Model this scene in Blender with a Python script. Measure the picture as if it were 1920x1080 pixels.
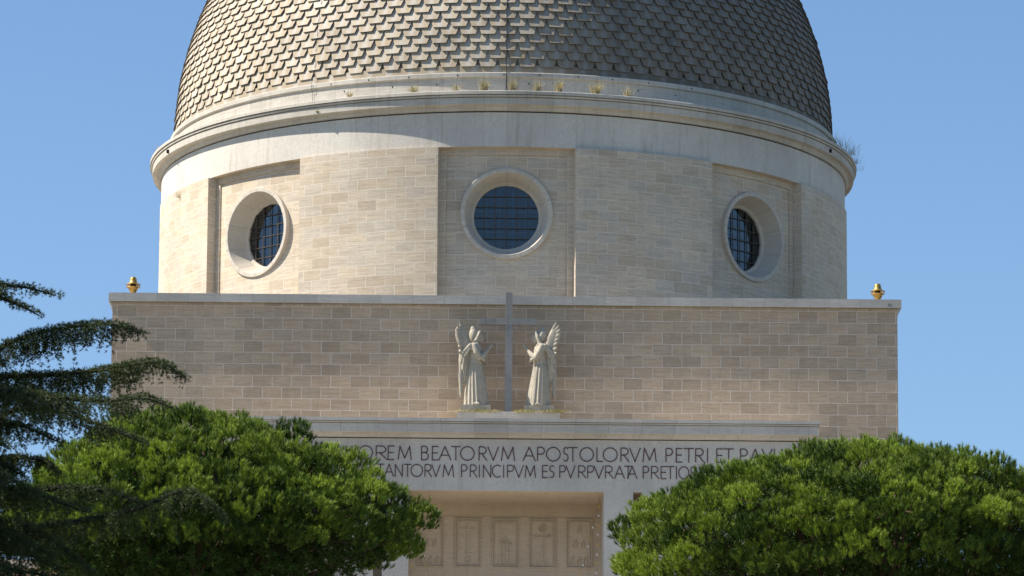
import bpy, bmesh, math, random
import numpy as np
from mathutils import Vector, Matrix

random.seed(7)
RNG = np.random.default_rng(11)
R = math.radians
for o in list(bpy.data.objects):
    bpy.data.objects.remove(o)
scene = bpy.context.scene
col = scene.collection

# ------------------------------------------------------------------ camera
FPX, DIST, PSI, PITCH, ROLL = 9000.0, 229.0, 0.010, R(11.0), 0.0068
cam_pos = Vector((-DIST*math.sin(PSI), -DIST*math.cos(PSI), 1.6))
yaw = PSI + 18.3/FPX
fw = Vector((math.sin(yaw)*math.cos(PITCH), math.cos(yaw)*math.cos(PITCH), math.sin(PITCH)))
rt = Vector((math.cos(yaw), -math.sin(yaw), 0.0))
up = rt.cross(fw)
rt2 = rt*math.cos(ROLL) + up*math.sin(ROLL)
up2 = rt2.cross(fw)
cd = bpy.data.cameras.new('camera')
cam = bpy.data.objects.new('camera', cd)
col.objects.link(cam)
m = Matrix.Identity(4)
for i in range(3):
    m[i][0], m[i][1], m[i][2], m[i][3] = rt2[i], up2[i], -fw[i], cam_pos[i]
cam.matrix_world = m
cd.sensor_width = 36.0
cd.lens = 36.0*FPX/1920.0
cd.clip_start = 1.0
cd.clip_end = 20000.0
scene.camera = cam

# ------------------------------------------------------------------ sky, sun, exposure
SUN_EL, SUN_PHI = R(47.0), R(3.2)          # elevation; angle in front of the facade plane
world = bpy.data.worlds.new('World')
scene.world = world
world.use_nodes = True
nt = world.node_tree
sky = nt.nodes.new('ShaderNodeTexSky')
sky.sky_type = 'NISHITA'
sky.sun_disc = False
sky.sun_elevation = SUN_EL
sky.sun_rotation = R(269.0)
sky.altitude = 0.0
sky.air_density = 1.0
sky.dust_density = 0.1
sky.ozone_density = 6.0
bg = nt.nodes['Background']
bg.inputs[1].default_value = 0.092
nt.links.new(sky.outputs[0], bg.inputs[0])

sun_d = bpy.data.lights.new('sun', 'SUN')
sun_d.energy = 5.0
sun_d.angle = R(0.55)
sun_d.color = (1.0, 0.925, 0.81)
sun = bpy.data.objects.new('sun', sun_d)
col.objects.link(sun)
to_sun = Vector((-math.cos(SUN_EL)*math.cos(SUN_PHI), -math.cos(SUN_EL)*math.sin(SUN_PHI), math.sin(SUN_EL)))
sun.rotation_euler = to_sun.to_track_quat('Z', 'Y').to_euler()
sun.location = (-60, 0, 90)

scene.view_settings.view_transform = 'Standard'
scene.view_settings.look = 'None'
scene.view_settings.exposure = 0.66
scene.view_settings.gamma = 1.0

# ------------------------------------------------------------------ helpers
def put(name, me, mat=None, parent=None, smooth=False):
    o = bpy.data.objects.new(name, me)
    col.objects.link(o)
    if mat is not None and not me.materials:
        for mm in (mat if isinstance(mat, (list, tuple)) else [mat]):
            me.materials.append(mm)
    if smooth:
        me.polygons.foreach_set('use_smooth', [True]*len(me.polygons))
    if parent is not None:
        o.parent = parent
    return o

def tag(o, label=None, cat=None, group=None, kind=None):
    for k, v in (('label', label), ('category', cat), ('group', group), ('kind', kind)):
        if v:
            o[k] = v
    return o

def empty(name, loc, label, cat, group=None):
    o = bpy.data.objects.new(name, None)
    o.empty_display_size = 0.5
    col.objects.link(o)
    o.location = loc
    return tag(o, label, cat, group)

def copy_tree(o, parent=None):
    c = o.copy()
    col.objects.link(c)
    c.parent = parent
    for ch in [x for x in bpy.data.objects if x.parent == o]:
        copy_tree(ch, c)
    return c

class MB:
    """collects shapes (world coordinates) into one mesh with metre UVs"""
    def __init__(s):
        s.v = []; s.f = []; s.uv = []; s.sm = []; s.rnd = []; s.mi = []
    def quad(s, p, uv=None, smooth=False, rnd=0.0, mi=0):
        b = len(s.v)
        s.v += [tuple(q) for q in p]
        s.f.append(tuple(range(b, b+len(p))))
        if uv is None:
            a = Vector(p[0]); n = (Vector(p[1])-a).cross(Vector(p[2])-a)
            n = [abs(c) for c in n]
            if n[2] >= n[0] and n[2] >= n[1]: uv = [(q[0], q[1]) for q in p]
            elif n[1] >= n[0]: uv = [(q[0], q[2]) for q in p]
            else: uv = [(q[1], q[2]) for q in p]
        s.uv.append(list(uv)); s.sm.append(smooth); s.rnd.append(rnd); s.mi.append(mi)
    def grid(s, P, UV=None, smooth=True, close=False, rnd=0.0, mi=0):
        n, k = len(P), len(P[0])
        b = len(s.v)
        for row in P:
            s.v += [tuple(q) for q in row]
        for i in range(n-1 if not close else n):
            i2 = (i+1) % n
            for j in range(k-1):
                s.f.append((b+i*k+j, b+i2*k+j, b+i2*k+j+1, b+i*k+j+1))
                if UV is not None:
                    s.uv.append([UV[i][j], UV[i2][j], UV[i2][j+1], UV[i][j+1]])
                else:
                    s.uv.append([(i*.1, j*.1), ((i+1)*.1, j*.1), ((i+1)*.1, (j+1)*.1), (i*.1, (j+1)*.1)])
                s.sm.append(smooth); s.rnd.append(rnd); s.mi.append(mi)
    def box(s, x0, x1, y0, y1, z0, z1, rnd=0.0, skip=''):
        p = lambda i, j, k: ((x0, x1)[i], (y0, y1)[j], (z0, z1)[k])
        F = {'f': (p(0,0,0), p(1,0,0), p(1,0,1), p(0,0,1)), 'b': (p(1,1,0), p(0,1,0), p(0,1,1), p(1,1,1)),
             'l': (p(0,1,0), p(0,0,0), p(0,0,1), p(0,1,1)), 'r': (p(1,0,0), p(1,1,0), p(1,1,1), p(1,0,1)),
             't': (p(0,0,1), p(1,0,1), p(1,1,1), p(0,1,1)), 'd': (p(0,1,0), p(1,1,0), p(1,0,0), p(0,0,0))}
        for k, q in F.items():
            if k not in skip:
                s.quad(q, rnd=rnd)
    def tube(s, pts, rad, n=8, cap=True, rnd=0.0):
        pts = [Vector(p) for p in pts]
        if not isinstance(rad, (list, tuple)): rad = [rad]*len(pts)
        rows = []
        u = None
        for i, p in enumerate(pts):
            t = (pts[min(i+1, len(pts)-1)]-pts[max(i-1, 0)]).normalized()
            if u is None:
                u = t.orthogonal().normalized()
            u = (u - t*u.dot(t)).normalized()
            w = t.cross(u)
            rows.append([p + (u*math.cos(2*math.pi*k/n)+w*math.sin(2*math.pi*k/n))*rad[i] for k in range(n+1)])
        s.grid(rows, rnd=rnd)
        if cap:
            for r in (rows[0], rows[-1]):
                s.quad(r[:-1], rnd=rnd)
    def build(s, name, mat, parent=None, attr=False):
        loc = Vector((0, 0, 0))
        q = parent
        while q is not None:
            loc += q.location
            q = q.parent
        me = bpy.data.meshes.new(name)
        me.from_pydata([(a-loc[0], b-loc[1], c-loc[2]) for a, b, c in s.v], [], s.f)
        lay = me.uv_layers.new(name='UVMap')
        flat = []
        for u in s.uv:
            for q in u:
                flat += [q[0], q[1]]
        lay.data.foreach_set('uv', flat)
        me.polygons.foreach_set('use_smooth', s.sm)
        for mm in (mat if isinstance(mat, (list, tuple)) else [mat]):
            me.materials.append(mm)
        me.polygons.foreach_set('material_index', s.mi)
        if attr:
            a = me.attributes.new('rnd', 'FLOAT', 'FACE')
            a.data.foreach_set('value', s.rnd)
        me.update()
        return put(name, me, None, parent)

def np_mesh(name, V, F, mat, parent=None, rnd=None):
    """fast mesh from arrays; F is (M,3) or (M,4)"""
    loc = Vector((0, 0, 0)); q = parent
    while q is not None:
        loc += q.location; q = q.parent
    V = np.asarray(V, dtype=np.float32) - np.array(loc, dtype=np.float32)
    me = bpy.data.meshes.new(name)
    M, k = F.shape
    me.vertices.add(len(V)); me.vertices.foreach_set('co', V.ravel())
    me.loops.add(M*k); me.loops.foreach_set('vertex_index', F.astype(np.int32).ravel())
    me.polygons.add(M)
    me.polygons.foreach_set('loop_start', np.arange(0, M*k, k, dtype=np.int32))
    me.update(calc_edges=True)
    if rnd is not None:
        a = me.attributes.new('rnd', 'FLOAT', 'FACE')
        a.data.foreach_set('value', rnd.astype(np.float32))
    me.materials.append(mat)
    return put(name, me, None, parent)

# ------------------------------------------------------------------ materials
class NT:
    def __init__(s, name):
        s.m = bpy.data.materials.new(name); s.m.use_nodes = True
        s.t = s.m.node_tree; s.b = s.t.nodes['Principled BSDF']
        s.b.inputs['Roughness'].default_value = 0.85
        s.b.inputs['Specular IOR Level'].default_value = 0.25
    def n(s, typ, **kw):
        x = s.t.nodes.new(typ)
        for k, v in kw.items(): setattr(x, k, v)
        return x
    def set(s, sock, val):
        if isinstance(val, bpy.types.NodeSocket): s.t.links.new(val, sock)
        elif isinstance(val, (tuple, list)) and len(val) == 3 and sock.type == 'RGBA': sock.default_value = (*val, 1)
        else: sock.default_value = val
    def math(s, op, a, b=0.0, clamp=False):
        x = s.n('ShaderNodeMath', operation=op, use_clamp=clamp)
        s.set(x.inputs[0], a); s.set(x.inputs[1], b)
        return x.outputs[0]
    def mix(s, fac, a, b, mode='MIX'):
        x = s.n('ShaderNodeMix', data_type='RGBA', blend_type=mode)
        s.set(x.inputs[0], fac); s.set(x.inputs[6], a); s.set(x.inputs[7], b)
        return x.outputs[2]
    def noise(s, vec, scale=1.0, detail=4.0, rough=0.55, w=None):
        x = s.n('ShaderNodeTexNoise', noise_dimensions='4D' if w is not None else '3D')
        s.set(x.inputs['Vector'], vec); x.inputs['Scale'].default_value = scale
        x.inputs['Detail'].default_value = detail; x.inputs['Roughness'].default_value = rough
        if w is not None: s.set(x.inputs['W'], w)
        return x.outputs[0]
    def ramp(s, fac, stops):
        x = s.n('ShaderNodeValToRGB')
        while len(x.color_ramp.elements) < len(stops): x.color_ramp.elements.new(0.5)
        for e, (p, c) in zip(x.color_ramp.elements, stops):
            e.position = p; e.color = (*c, 1) if len(c) == 3 else c
        s.set(x.inputs[0], fac)
        return x.outputs[0]
    def rng(s, v, a, b, c=0.0, d=1.0):
        x = s.n('ShaderNodeMapRange'); s.set(x.inputs[0], v)
        for i, q in enumerate((a, b, c, d)): x.inputs[i+1].default_value = q
        return x.outputs[0]
    def mapv(s, vec, scale):
        x = s.n('ShaderNodeMapping'); s.set(x.inputs[0], vec); x.inputs['Scale'].default_value = scale
        return x.outputs[0]
    def bump(s, h, strength=0.3, dist=0.02):
        x = s.n('ShaderNodeBump'); s.set(x.inputs['Height'], h)
        x.inputs['Strength'].default_value = strength; x.inputs['Distance'].default_value = dist
        s.t.links.new(x.outputs[0], s.b.inputs['Normal'])

ALB = 1.0
def stone(name, cols, bw=None, bh=None, mortar=(.5, .46, .4), msize=.012, msmooth=.2, offset=.5,
          vein=(.5, 7.0), vein_amt=.35, streak=.25, pits=.5, stain=(.30, .25, .19), light=0.0, bump=.35, slab_var=1.0,
          patch=0.0, iso=0, free=0):
    t = NT(name)
    uv = t.n('ShaderNodeUVMap').outputs[0]
    pos = t.n('ShaderNodeNewGeometry').outputs['Position']
    if free:                                    # carved pieces without a UV layout
        sp = t.n('ShaderNodeSeparateXYZ'); t.set(sp.inputs[0], pos)
        cb = t.n('ShaderNodeCombineXYZ')
        t.set(cb.inputs[0], t.math('ADD', sp.outputs[0], t.math('MULTIPLY', sp.outputs[1], .8)))
        t.set(cb.inputs[1], sp.outputs[2]); uv = cb.outputs[0]
    if bw:
        br = t.n('ShaderNodeTexBrick', offset=offset, offset_frequency=2)
        t.set(br.inputs['Vector'], uv)
        br.inputs['Color1'].default_value = (0, 0, 0, 1); br.inputs['Color2'].default_value = (1, 1, 1, 1)
        br.inputs['Mortar'].default_value = (.5, .5, .5, 1)
        br.inputs['Scale'].default_value = 1.0
        br.inputs['Mortar Size'].default_value = msize; br.inputs['Mortar Smooth'].default_value = msmooth
        br.inputs['Brick Width'].default_value = bw; br.inputs['Row Height'].default_value = bh
        bid = br.outputs['Color']; joint = br.outputs['Fac']
        w = t.math('MULTIPLY', bid, 37.0)
    else:
        bid = t.noise(pos, .35, 2.0); joint = None; w = None
    cols = [tuple(c*ALB for c in q) for q in cols]; mortar = tuple(c*ALB for c in mortar)
    k = 1.0/(len(cols)-1)
    base = t.ramp(bid, [(.5+(i*k-.5)*slab_var, c) for i, c in enumerate(cols)])
    # horizontal travertine veins
    vn = t.noise(t.mapv(uv, (vein[0], vein[1], 1)), 1.6, 6.0, .65, w)
    base = t.mix(t.math('MULTIPLY', t.rng(vn, .42, .72), vein_amt), base, tuple(c*.55 for c in cols[0]), 'MIX')
    fine = t.noise(t.mapv(uv, (7.0, 7.0, 1) if iso else (2.0, 16.0, 1)), 2.2, 4.0, .7, w)
    base = t.mix(1.0, base, t.ramp(fine, [(.25, (.80, .79, .77)), (.75, (1.15, 1.15, 1.15))]), 'MULTIPLY')
    # broad weathering
    big = t.noise(pos, .22, 4.0, .6)
    base = t.mix(1.0, base, t.ramp(big, [(.3, (.86, .85, .84)), (.7, (1.08, 1.08, 1.07))]), 'MULTIPLY')
    # vertical run-off streaks
    if streak:
        sn = t.noise(t.mapv(uv, (3.2, .22, 1)), 1.0, 5.0, .7)
        base = t.mix(t.math('MULTIPLY', t.rng(sn, .52, .78), streak), base, stain)
    if patch:
        pn = t.noise(t.mapv(uv, (1, 2.2, 1)), 2.6, 3.0, .5)
        base = t.mix(t.math('MULTIPLY', t.rng(pn, .68, .76), patch), base, (.50, .46, .41))
    if pits:
        pt = t.noise(t.mapv(uv, (9, 22, 1)), 1.0, 3.0, .6)
        pm = t.math('MULTIPLY', t.rng(pt, .66, .74), t.rng(t.noise(pos, .9, 2.0), .45, .62))
        base = t.mix(t.math('MULTIPLY', pm, pits), base, tuple(c*.35 for c in cols[0]))
    if joint is not None:
        jn = t.rng(t.noise(pos, 1.7, 2.0), .3, .6, .35, 1.0)
        base = t.mix(t.math('MULTIPLY', joint, jn), base, mortar)
    t.set(t.b.inputs['Base Color'], base)
    t.b.inputs['Roughness'].default_value = .88
    h = t.math('ADD', t.math('MULTIPLY', fine, .35), t.math('MULTIPLY', vn, .35))
    if joint is not None:
        h = t.math('SUBTRACT', h, t.math('MULTIPLY', joint, .5))
    t.bump(h, bump, .012)
    return t.m

BRICK = [(.50, .41, .32), (.58, .49, .39), (.55, .49, .42), (.62, .52, .40)]
mat_drum = stone('travertine_blocks_drum', [(.58, .48, .365), (.69, .58, .445), (.63, .555, .46), (.72, .605, .455)], .93, .50, (.80, .74, .64), .011, .5, vein_amt=.55, pits=.8, slab_var=1.3)
mat_wall = stone('travertine_blocks_front', [(.51, .395, .285), (.60, .46, .33), (.545, .43, .32), (.62, .475, .34)], .86, .515, (.80, .74, .66), .012, .5, vein_amt=.5, streak=.42, pits=.7, patch=.6, slab_var=.6)
mat_frieze = stone('travertine_slabs', [(.64, .60, .545), (.66, .625, .565), (.67, .63, .57)], 1.06, 40.0, (.44, .41, .37), .006, .2, vein=(2.5, 2.5), vein_amt=.2, streak=.6, pits=1.0, offset=0, iso=1)
mat_cornice = stone('travertine_cornice', [(.54, .505, .445), (.59, .555, .49), (.62, .58, .52)], 1.03, 40.0, (.30, .28, .25), .008, .1, vein_amt=.4, streak=.65, pits=1.0, offset=0)
mat_coping = stone('travertine_coping', [(.52, .49, .44), (.60, .56, .51), (.64, .60, .54)], 1.4, 40.0, (.32, .30, .27), .010, .1, vein_amt=.3, streak=.25, pits=1.0, offset=0)
mat_portal = stone('travertine_portal', [(.59, .555, .495), (.63, .59, .53), (.65, .61, .545)], 1.05, 40.0, (.46, .43, .39), .005, .2, iso=1, vein=(2.5, 2.5), vein_amt=.15, streak=.3, pits=.5, offset=0)
mat_relief = stone('travertine_relief_wall', [(.60, .51, .40), (.66, .56, .44)], vein_amt=.25, streak=.35, pits=.5, stain=(.36, .25, .18))
mat_ring = stone('travertine_window_ring', [(.58, .525, .445), (.65, .59, .505)], vein_amt=.1, streak=.25, pits=.5)
mat_statue = stone('carved_travertine', [(.43, .39, .315), (.52, .47, .385)], iso=1, free=1, vein=(3, 3), vein_amt=.35, streak=.85, pits=1.0, stain=(.24, .22, .18), bump=.3)
mat_cross = stone('weathered_cross_stone', [(.26, .26, .255), (.35, .345, .335)], vein_amt=.2, free=1, streak=.7, pits=1.0, stain=(.15, .145, .135))

def tile_material():
    t = NT('dome_slab')
    r = t.n('ShaderNodeAttribute', attribute_name='rnd').outputs['Fac']
    uv = t.n('ShaderNodeUVMap').outputs[0]
    pos = t.n('ShaderNodeNewGeometry').outputs['Position']
    base = t.ramp(r, [(0, (.40, .33, .24)), (.35, (.46, .385, .285)), (.7, (.51, .435, .33)), (.93, (.44, .345, .225)), (1, (.60, .54, .43))])
    w = t.math('MULTIPLY', r, 50.0)
    x = t.n('ShaderNodeSeparateXYZ'); t.set(x.inputs[0], uv)
    loc = t.math('ABSOLUTE', t.math('SUBTRACT', t.math('FRACT', x.outputs[0]), .5))
    wob = t.math('MULTIPLY', t.math('SUBTRACT', t.noise(pos, 3.0, 3.0), .5), .25)
    stripe = t.rng(t.math('ADD', loc, wob), .20, .06, 0, .60)
    base = t.mix(stripe, base, (.56, .53, .48))
    s2 = t.noise(t.mapv(uv, (3.0, .8, 1)), 1.3, 5.0, .7, t.math('ADD', w, 9.0))
    base = t.mix(t.rng(s2, .50, .76, 0, .5), base, (.33, .24, .15))
    big = t.noise(pos, .5, 5.0, .6)
    base = t.mix(1.0, base, t.ramp(big, [(.3, (.84, .84, .84)), (.7, (1.1, 1.1, 1.1))]), 'MULTIPLY')
    # shade on the side away from the sun, painted patchily into the slab colour
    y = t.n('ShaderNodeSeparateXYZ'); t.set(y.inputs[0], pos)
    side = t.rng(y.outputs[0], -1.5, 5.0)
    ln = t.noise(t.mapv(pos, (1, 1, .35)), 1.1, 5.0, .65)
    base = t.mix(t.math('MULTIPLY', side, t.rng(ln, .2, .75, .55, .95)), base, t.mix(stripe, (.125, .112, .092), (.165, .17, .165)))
    t.set(t.b.inputs['Base Color'], base)
    t.b.inputs['Roughness'].default_value = .8
    t.bump(t.noise(pos, 6.0, 4.0), .25, .01)
    return t.m
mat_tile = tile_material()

def plain(name, c, rough=.6, metal=0.0, var=.15, scale=3.0):
    t = NT(name)
    pos = t.n('ShaderNodeNewGeometry').outputs['Position']
    n = t.noise(pos, scale, 4.0)
    t.set(t.b.inputs['Base Color'], t.mix(1.0, c, t.ramp(n, [(.3, (1-var,)*3), (.7, (1+var,)*3)]), 'MULTIPLY'))
    t.b.inputs['Roughness'].default_value = rough
    t.b.inputs['Metallic'].default_value = metal
    return t.m
mat_edge = plain('dark_slab_edges', (.11, .09, .07), .9, 0, .35, 3)  # slab sides and undersides, darker than the outer faces
mat_gold = plain('gilded_metal', (.46, .30, .085), .42, .75, .35, 9)
mat_gold_dark = plain('dark_bronze', (.10, .06, .03), .5, .5)
mat_letters = plain('dark_red_bronze_letters', (.11, .052, .052), .5, .0, .25, 8)
mat_iron = plain('painted_iron_grille', (.085, .07, .055), .5, .2)
mat_inner = plain('pale_inner_frame', (.42, .50, .56), .5, .0)
mat_dark = plain('dark_room', (.02, .022, .025), .9)
mat_cable = plain('dark_cable', (.05, .045, .04), .6)
mat_white_paper = plain('white_paper', (.80, .80, .80), .8)
mat_yellow_paper = plain('yellow_paper', (.75, .48, .08), .8)
mat_bark = plain('pine_bark', (.10, .06, .045), .95, 0, .35, 5)
mat_bark_c = plain('cedar_bark', (.04, .036, .03), .95, 0, .35, 5)
mat_bark_twig = plain('pine_twig', (.20, .15, .10), .95, 0, .3, 5)
mat_lead = plain('roof_membrane', (.28, .265, .24), .9, 0, .15, .6)

def glass_material():
    t = NT('tinted_window_glass')
    g = t.n('ShaderNodeBsdfGlossy'); g.inputs['Color'].default_value = (.80, .88, .92, 1); g.inputs['Roughness'].default_value = .06
    tr = t.n('ShaderNodeBsdfTransparent'); tr.inputs[0].default_value = (.30, .42, .52, 1)
    fr = t.n('ShaderNodeFresnel'); fr.inputs[0].default_value = 1.55
    pos = t.n('ShaderNodeNewGeometry').outputs['Position']
    bm = t.n('ShaderNodeBump'); bm.inputs['Strength'].default_value = .15; bm.inputs['Distance'].default_value = .02
    t.set(bm.inputs['Height'], t.noise(pos, 3.0, 1.0))
    t.t.links.new(bm.outputs[0], g.inputs['Normal'])
    mx = t.n('ShaderNodeMixShader')
    t.t.links.new(t.math('ADD', fr.outputs[0], .05, True), mx.inputs[0])
    t.t.links.new(tr.outputs[0], mx.inputs[1]); t.t.links.new(g.outputs[0], mx.inputs[2])
    out = [n for n in t.t.nodes if n.type == 'OUTPUT_MATERIAL'][0]
    t.t.links.new(mx.outputs[0], out.inputs[0])
    return t.m
mat_glass = glass_material()

def leaf_material(name, dark, light, trans=.35, tw=(.30, .45, .06)):
    t = NT(name)
    r = t.n('ShaderNodeAttribute', attribute_name='rnd').outputs['Fac']
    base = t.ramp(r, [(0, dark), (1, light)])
    t.set(t.b.inputs['Base Color'], base)
    t.b.inputs['Roughness'].default_value = .55
    t.b.inputs['Specular IOR Level'].default_value = .3
    tl = t.n('ShaderNodeBsdfTranslucent')
    t.set(tl.inputs[0], t.mix(1.0, base, (1.25, 1.25, .7), 'MULTIPLY'))
    mx = t.n('ShaderNodeMixShader'); mx.inputs[0].default_value = trans
    t.t.links.new(t.b.outputs[0], mx.inputs[1]); t.t.links.new(tl.outputs[0], mx.inputs[2])
    out = [n for n in t.t.nodes if n.type == 'OUTPUT_MATERIAL'][0]
    t.t.links.new(mx.outputs[0], out.inputs[0])
    return t.m
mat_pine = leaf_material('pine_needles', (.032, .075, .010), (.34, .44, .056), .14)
mat_cedar = leaf_material('cedar_needles', (.028, .048, .017), (.105, .135, .048), .15)
mat_straw = leaf_material('dry_grass', (.33, .28, .18), (.48, .43, .31), .3)
mat_sedge = leaf_material('greenish_dry_grass', (.16, .16, .07), (.42, .36, .14), .3)

# ------------------------------------------------------------------ the ground
def hill(x, y):
    t = min(max((y+215.0)/175.0, 0), 1)
    z = 15.0*t*t*(3-2*t)
    d = max(abs(x)-70.0, y-70.0, 0)/140.0
    d = min(d, 1.0)
    return z*(1-d*d*(3-2*d))
xs = sorted(set([-6000, -3000, -1500, -700, -400, -300]+list(range(-240, 241, 12))+[300, 400, 700, 1500, 3000, 6000]))
ys = sorted(set([-6000, -3000, -1500, -700, -400, -300]+list(range(-240, 241, 10))+[300, 400, 700, 1500, 3000, 6000]))
g = MB()
g.grid([[(x, y, hill(x, y)) for y in ys] for x in xs], [[(x, y) for y in ys] for x in xs])
t = NT('park_ground')
pos = t.n('ShaderNodeNewGeometry').outputs['Position']
gr = t.ramp(t.noise(pos, .15, 8.0, .65), [(.3, (.03, .045, .016)), (.5, (.05, .055, .025)), (.7, (.09, .075, .045))])
t.set(t.b.inputs['Base Color'], gr)
ground = g.build('ground', t.m)
tag(ground, kind='structure')
pz = MB()
pz.box(-60, 60, -44, 60, 14.2, 15.06, skip='d')
mat_paving = stone('travertine_paving', [(.44, .38, .31), (.52, .46, .38)], 1.2, .8, (.35, .32, .28), .012, .2)
plaza = pz.build('plaza', mat_paving)
tag(plaza, kind='structure')
st = MB()                                       # the broad flight of steps up the hill to the church
for i in range(36):
    y1 = -44.2 - i*1.6
    st.box(-14, 14, y1-1.6, y1, hill(0, y1-1.6)-1.0, max(15.0-0.33*i, hill(0, y1)+.1), skip='d')
steps = st.build('stairway', mat_paving)
tag(steps, kind='structure')

# ------------------------------------------------------------------ the basilica
bas = empty('basilica', (0, 0, 15.0), 'pale travertine basilica with round windowed drum and scaled dome above a square front', 'church')

def ringpt(r, th, z):
    return (r*math.sin(th), -r*math.cos(th), z)

def revolve(mb, prof, th0=-math.pi, th1=math.pi, n=288, rref=None, v0=0.0):
    """prof: list of (r,z); every segment its own smooth strip so the edges stay crisp"""
    v = v0
    for (r0, z0), (r1, z1) in zip(prof[:-1], prof[1:]):
        L = math.hypot(r1-r0, z1-z0)
        rr = rref or max(r0, r1)
        P, U = [], []
        for i in range(n+1):
            th = th0+(th1-th0)*i/n
            P.append([ringpt(r0, th, z0), ringpt(r1, th, z1)])
            U.append([(th*rr, v), (th*rr, v-L)])
        mb.grid(P, U)
        v -= L

# --- dome
DZ0, DR = 53.22, 16.04                        # springing of the hemisphere
def dome_pt(s, th, off):                       # s = arc length up the meridian
    a = s/DR
    r = (DR-.13+off)*math.cos(a); z = DZ0+(DR-.13+off)*math.sin(a)
    return ringpt(r, th, z)
mb = MB()
P = []; U = []
for i in range(193):
    th = -math.pi+2*math.pi*i/192
    P.append([dome_pt(DR*k/40*math.pi/2*.999, th, -.02) for k in range(41)])
    U.append([(th*DR, DR*k/40*math.pi/2) for k in range(41)])
mb.grid(P, U, rnd=.4)
# plain plinth course under the first slabs
revolve(mb, [(DR-.03, 53.36), (DR+.01, 52.97)], v0=1)
NT_, ROW = 112, .388
NROWS = 42
H0, TH = .165, .078
rr_ = random.Random(5)
for k in range(NROWS):
    s0 = .06 + k*ROW
    for i in range(NT_):
        c = (i+(.5 if k % 2 else 0))*2*math.pi/NT_
        hw = math.pi/NT_
        j1, j2 = rr_.uniform(-.012, .012), rr_.uniform(-.02, .02)
        lift = rr_.uniform(-.008, .014)
        if rr_.random() < .03: lift += .03
        wb = .705+rr_.uniform(-.02, .02)
        def hh(s): return H0*(1-s/(2*ROW))+lift
        prof = [(-wb*hw, 0+j2*.4), (wb*hw, j2*.4+j1*.5), (.985*hw, ROW*.99), (.985*hw, ROW*1.9), (-.985*hw, ROW*1.9), (-.985*hw, ROW*.99)]
        o = [dome_pt(s0+q[1], c+q[0], hh(q[1])) for q in prof]
        n_ = [dome_pt(s0+q[1], c+q[0], hh(q[1])-TH) for q in prof]
        uvp = [(.5+.499*q[0]/hw+(i+37*k) % 200, q[1]/ROW+3*(k % 9)) for q in prof]
        rv = rr_.random()
        mb.quad([o[0], o[1], o[2], o[5]], [uvp[0], uvp[1], uvp[2], uvp[5]], rnd=rv)
        mb.quad([o[5], o[2], o[3], o[4]], [uvp[5], uvp[2], uvp[3], uvp[4]], rnd=rv)
        mb.quad([n_[0], n_[1], o[1], o[0]], [uvp[0], uvp[1], uvp[1], uvp[0]], rnd=rv, mi=1)
        mb.quad([n_[1], n_[2], o[2], o[1]], [uvp[1], uvp[2], uvp[2], uvp[1]], rnd=rv, mi=1)
        mb.quad([n_[5], n_[0], o[0], o[5]], [uvp[5], uvp[0], uvp[0], uvp[5]], rnd=rv, mi=1)
        mb.quad([n_[0], n_[5], n_[2], n_[1]], [uvp[0], uvp[5], uvp[2], uvp[1]], rnd=rv, mi=1)
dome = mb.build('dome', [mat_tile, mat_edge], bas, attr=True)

# lightning conductors running down the dome
for thc in (-.003, R(-33.5)):
    c_ = MB()
    rr_ = random.Random(3)
    pts = [dome_pt(14.0-.35*k, thc+.0006*math.sin(k*1.7)+rr_.uniform(-.0004, .0004), .15) for k in range(40)]
    pts += [ringpt(16.32, thc, 52.95), ringpt(16.31, thc, 52.70), ringpt(16.22, thc+.0005, 52.6), ringpt(16.22, thc, 51.98)]
    c_.tube(pts, .020 if abs(thc) < .1 else .009, 6)
    c_.build('lightning_conductor', mat_cable, dome)

# --- cornice
mb = MB()
revolve(mb, [(16.02, 52.99), (16.25, 52.965), (16.27, 52.93), (16.27, 52.76), (16.245, 52.73), (16.17, 52.715), (16.17, 51.99),
             (17.17, 51.895), (17.20, 51.87), (17.20, 51.735), (17.06, 51.73), (17.06, 51.70), (17.145, 51.695), (17.135, 51.625), (17.0, 51.62), (17.0, 51.59), (17.08, 51.585), (17.06, 51.29), (17.02, 51.27),
             (16.86, 51.285), (16.80, 51.24), (16.77, 51.16), (16.73, 51.10), (16.725, 51.065), (16.45, 51.062)], n=360)
cornice = mb.build('cornice', mat_cornice, bas)

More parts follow.
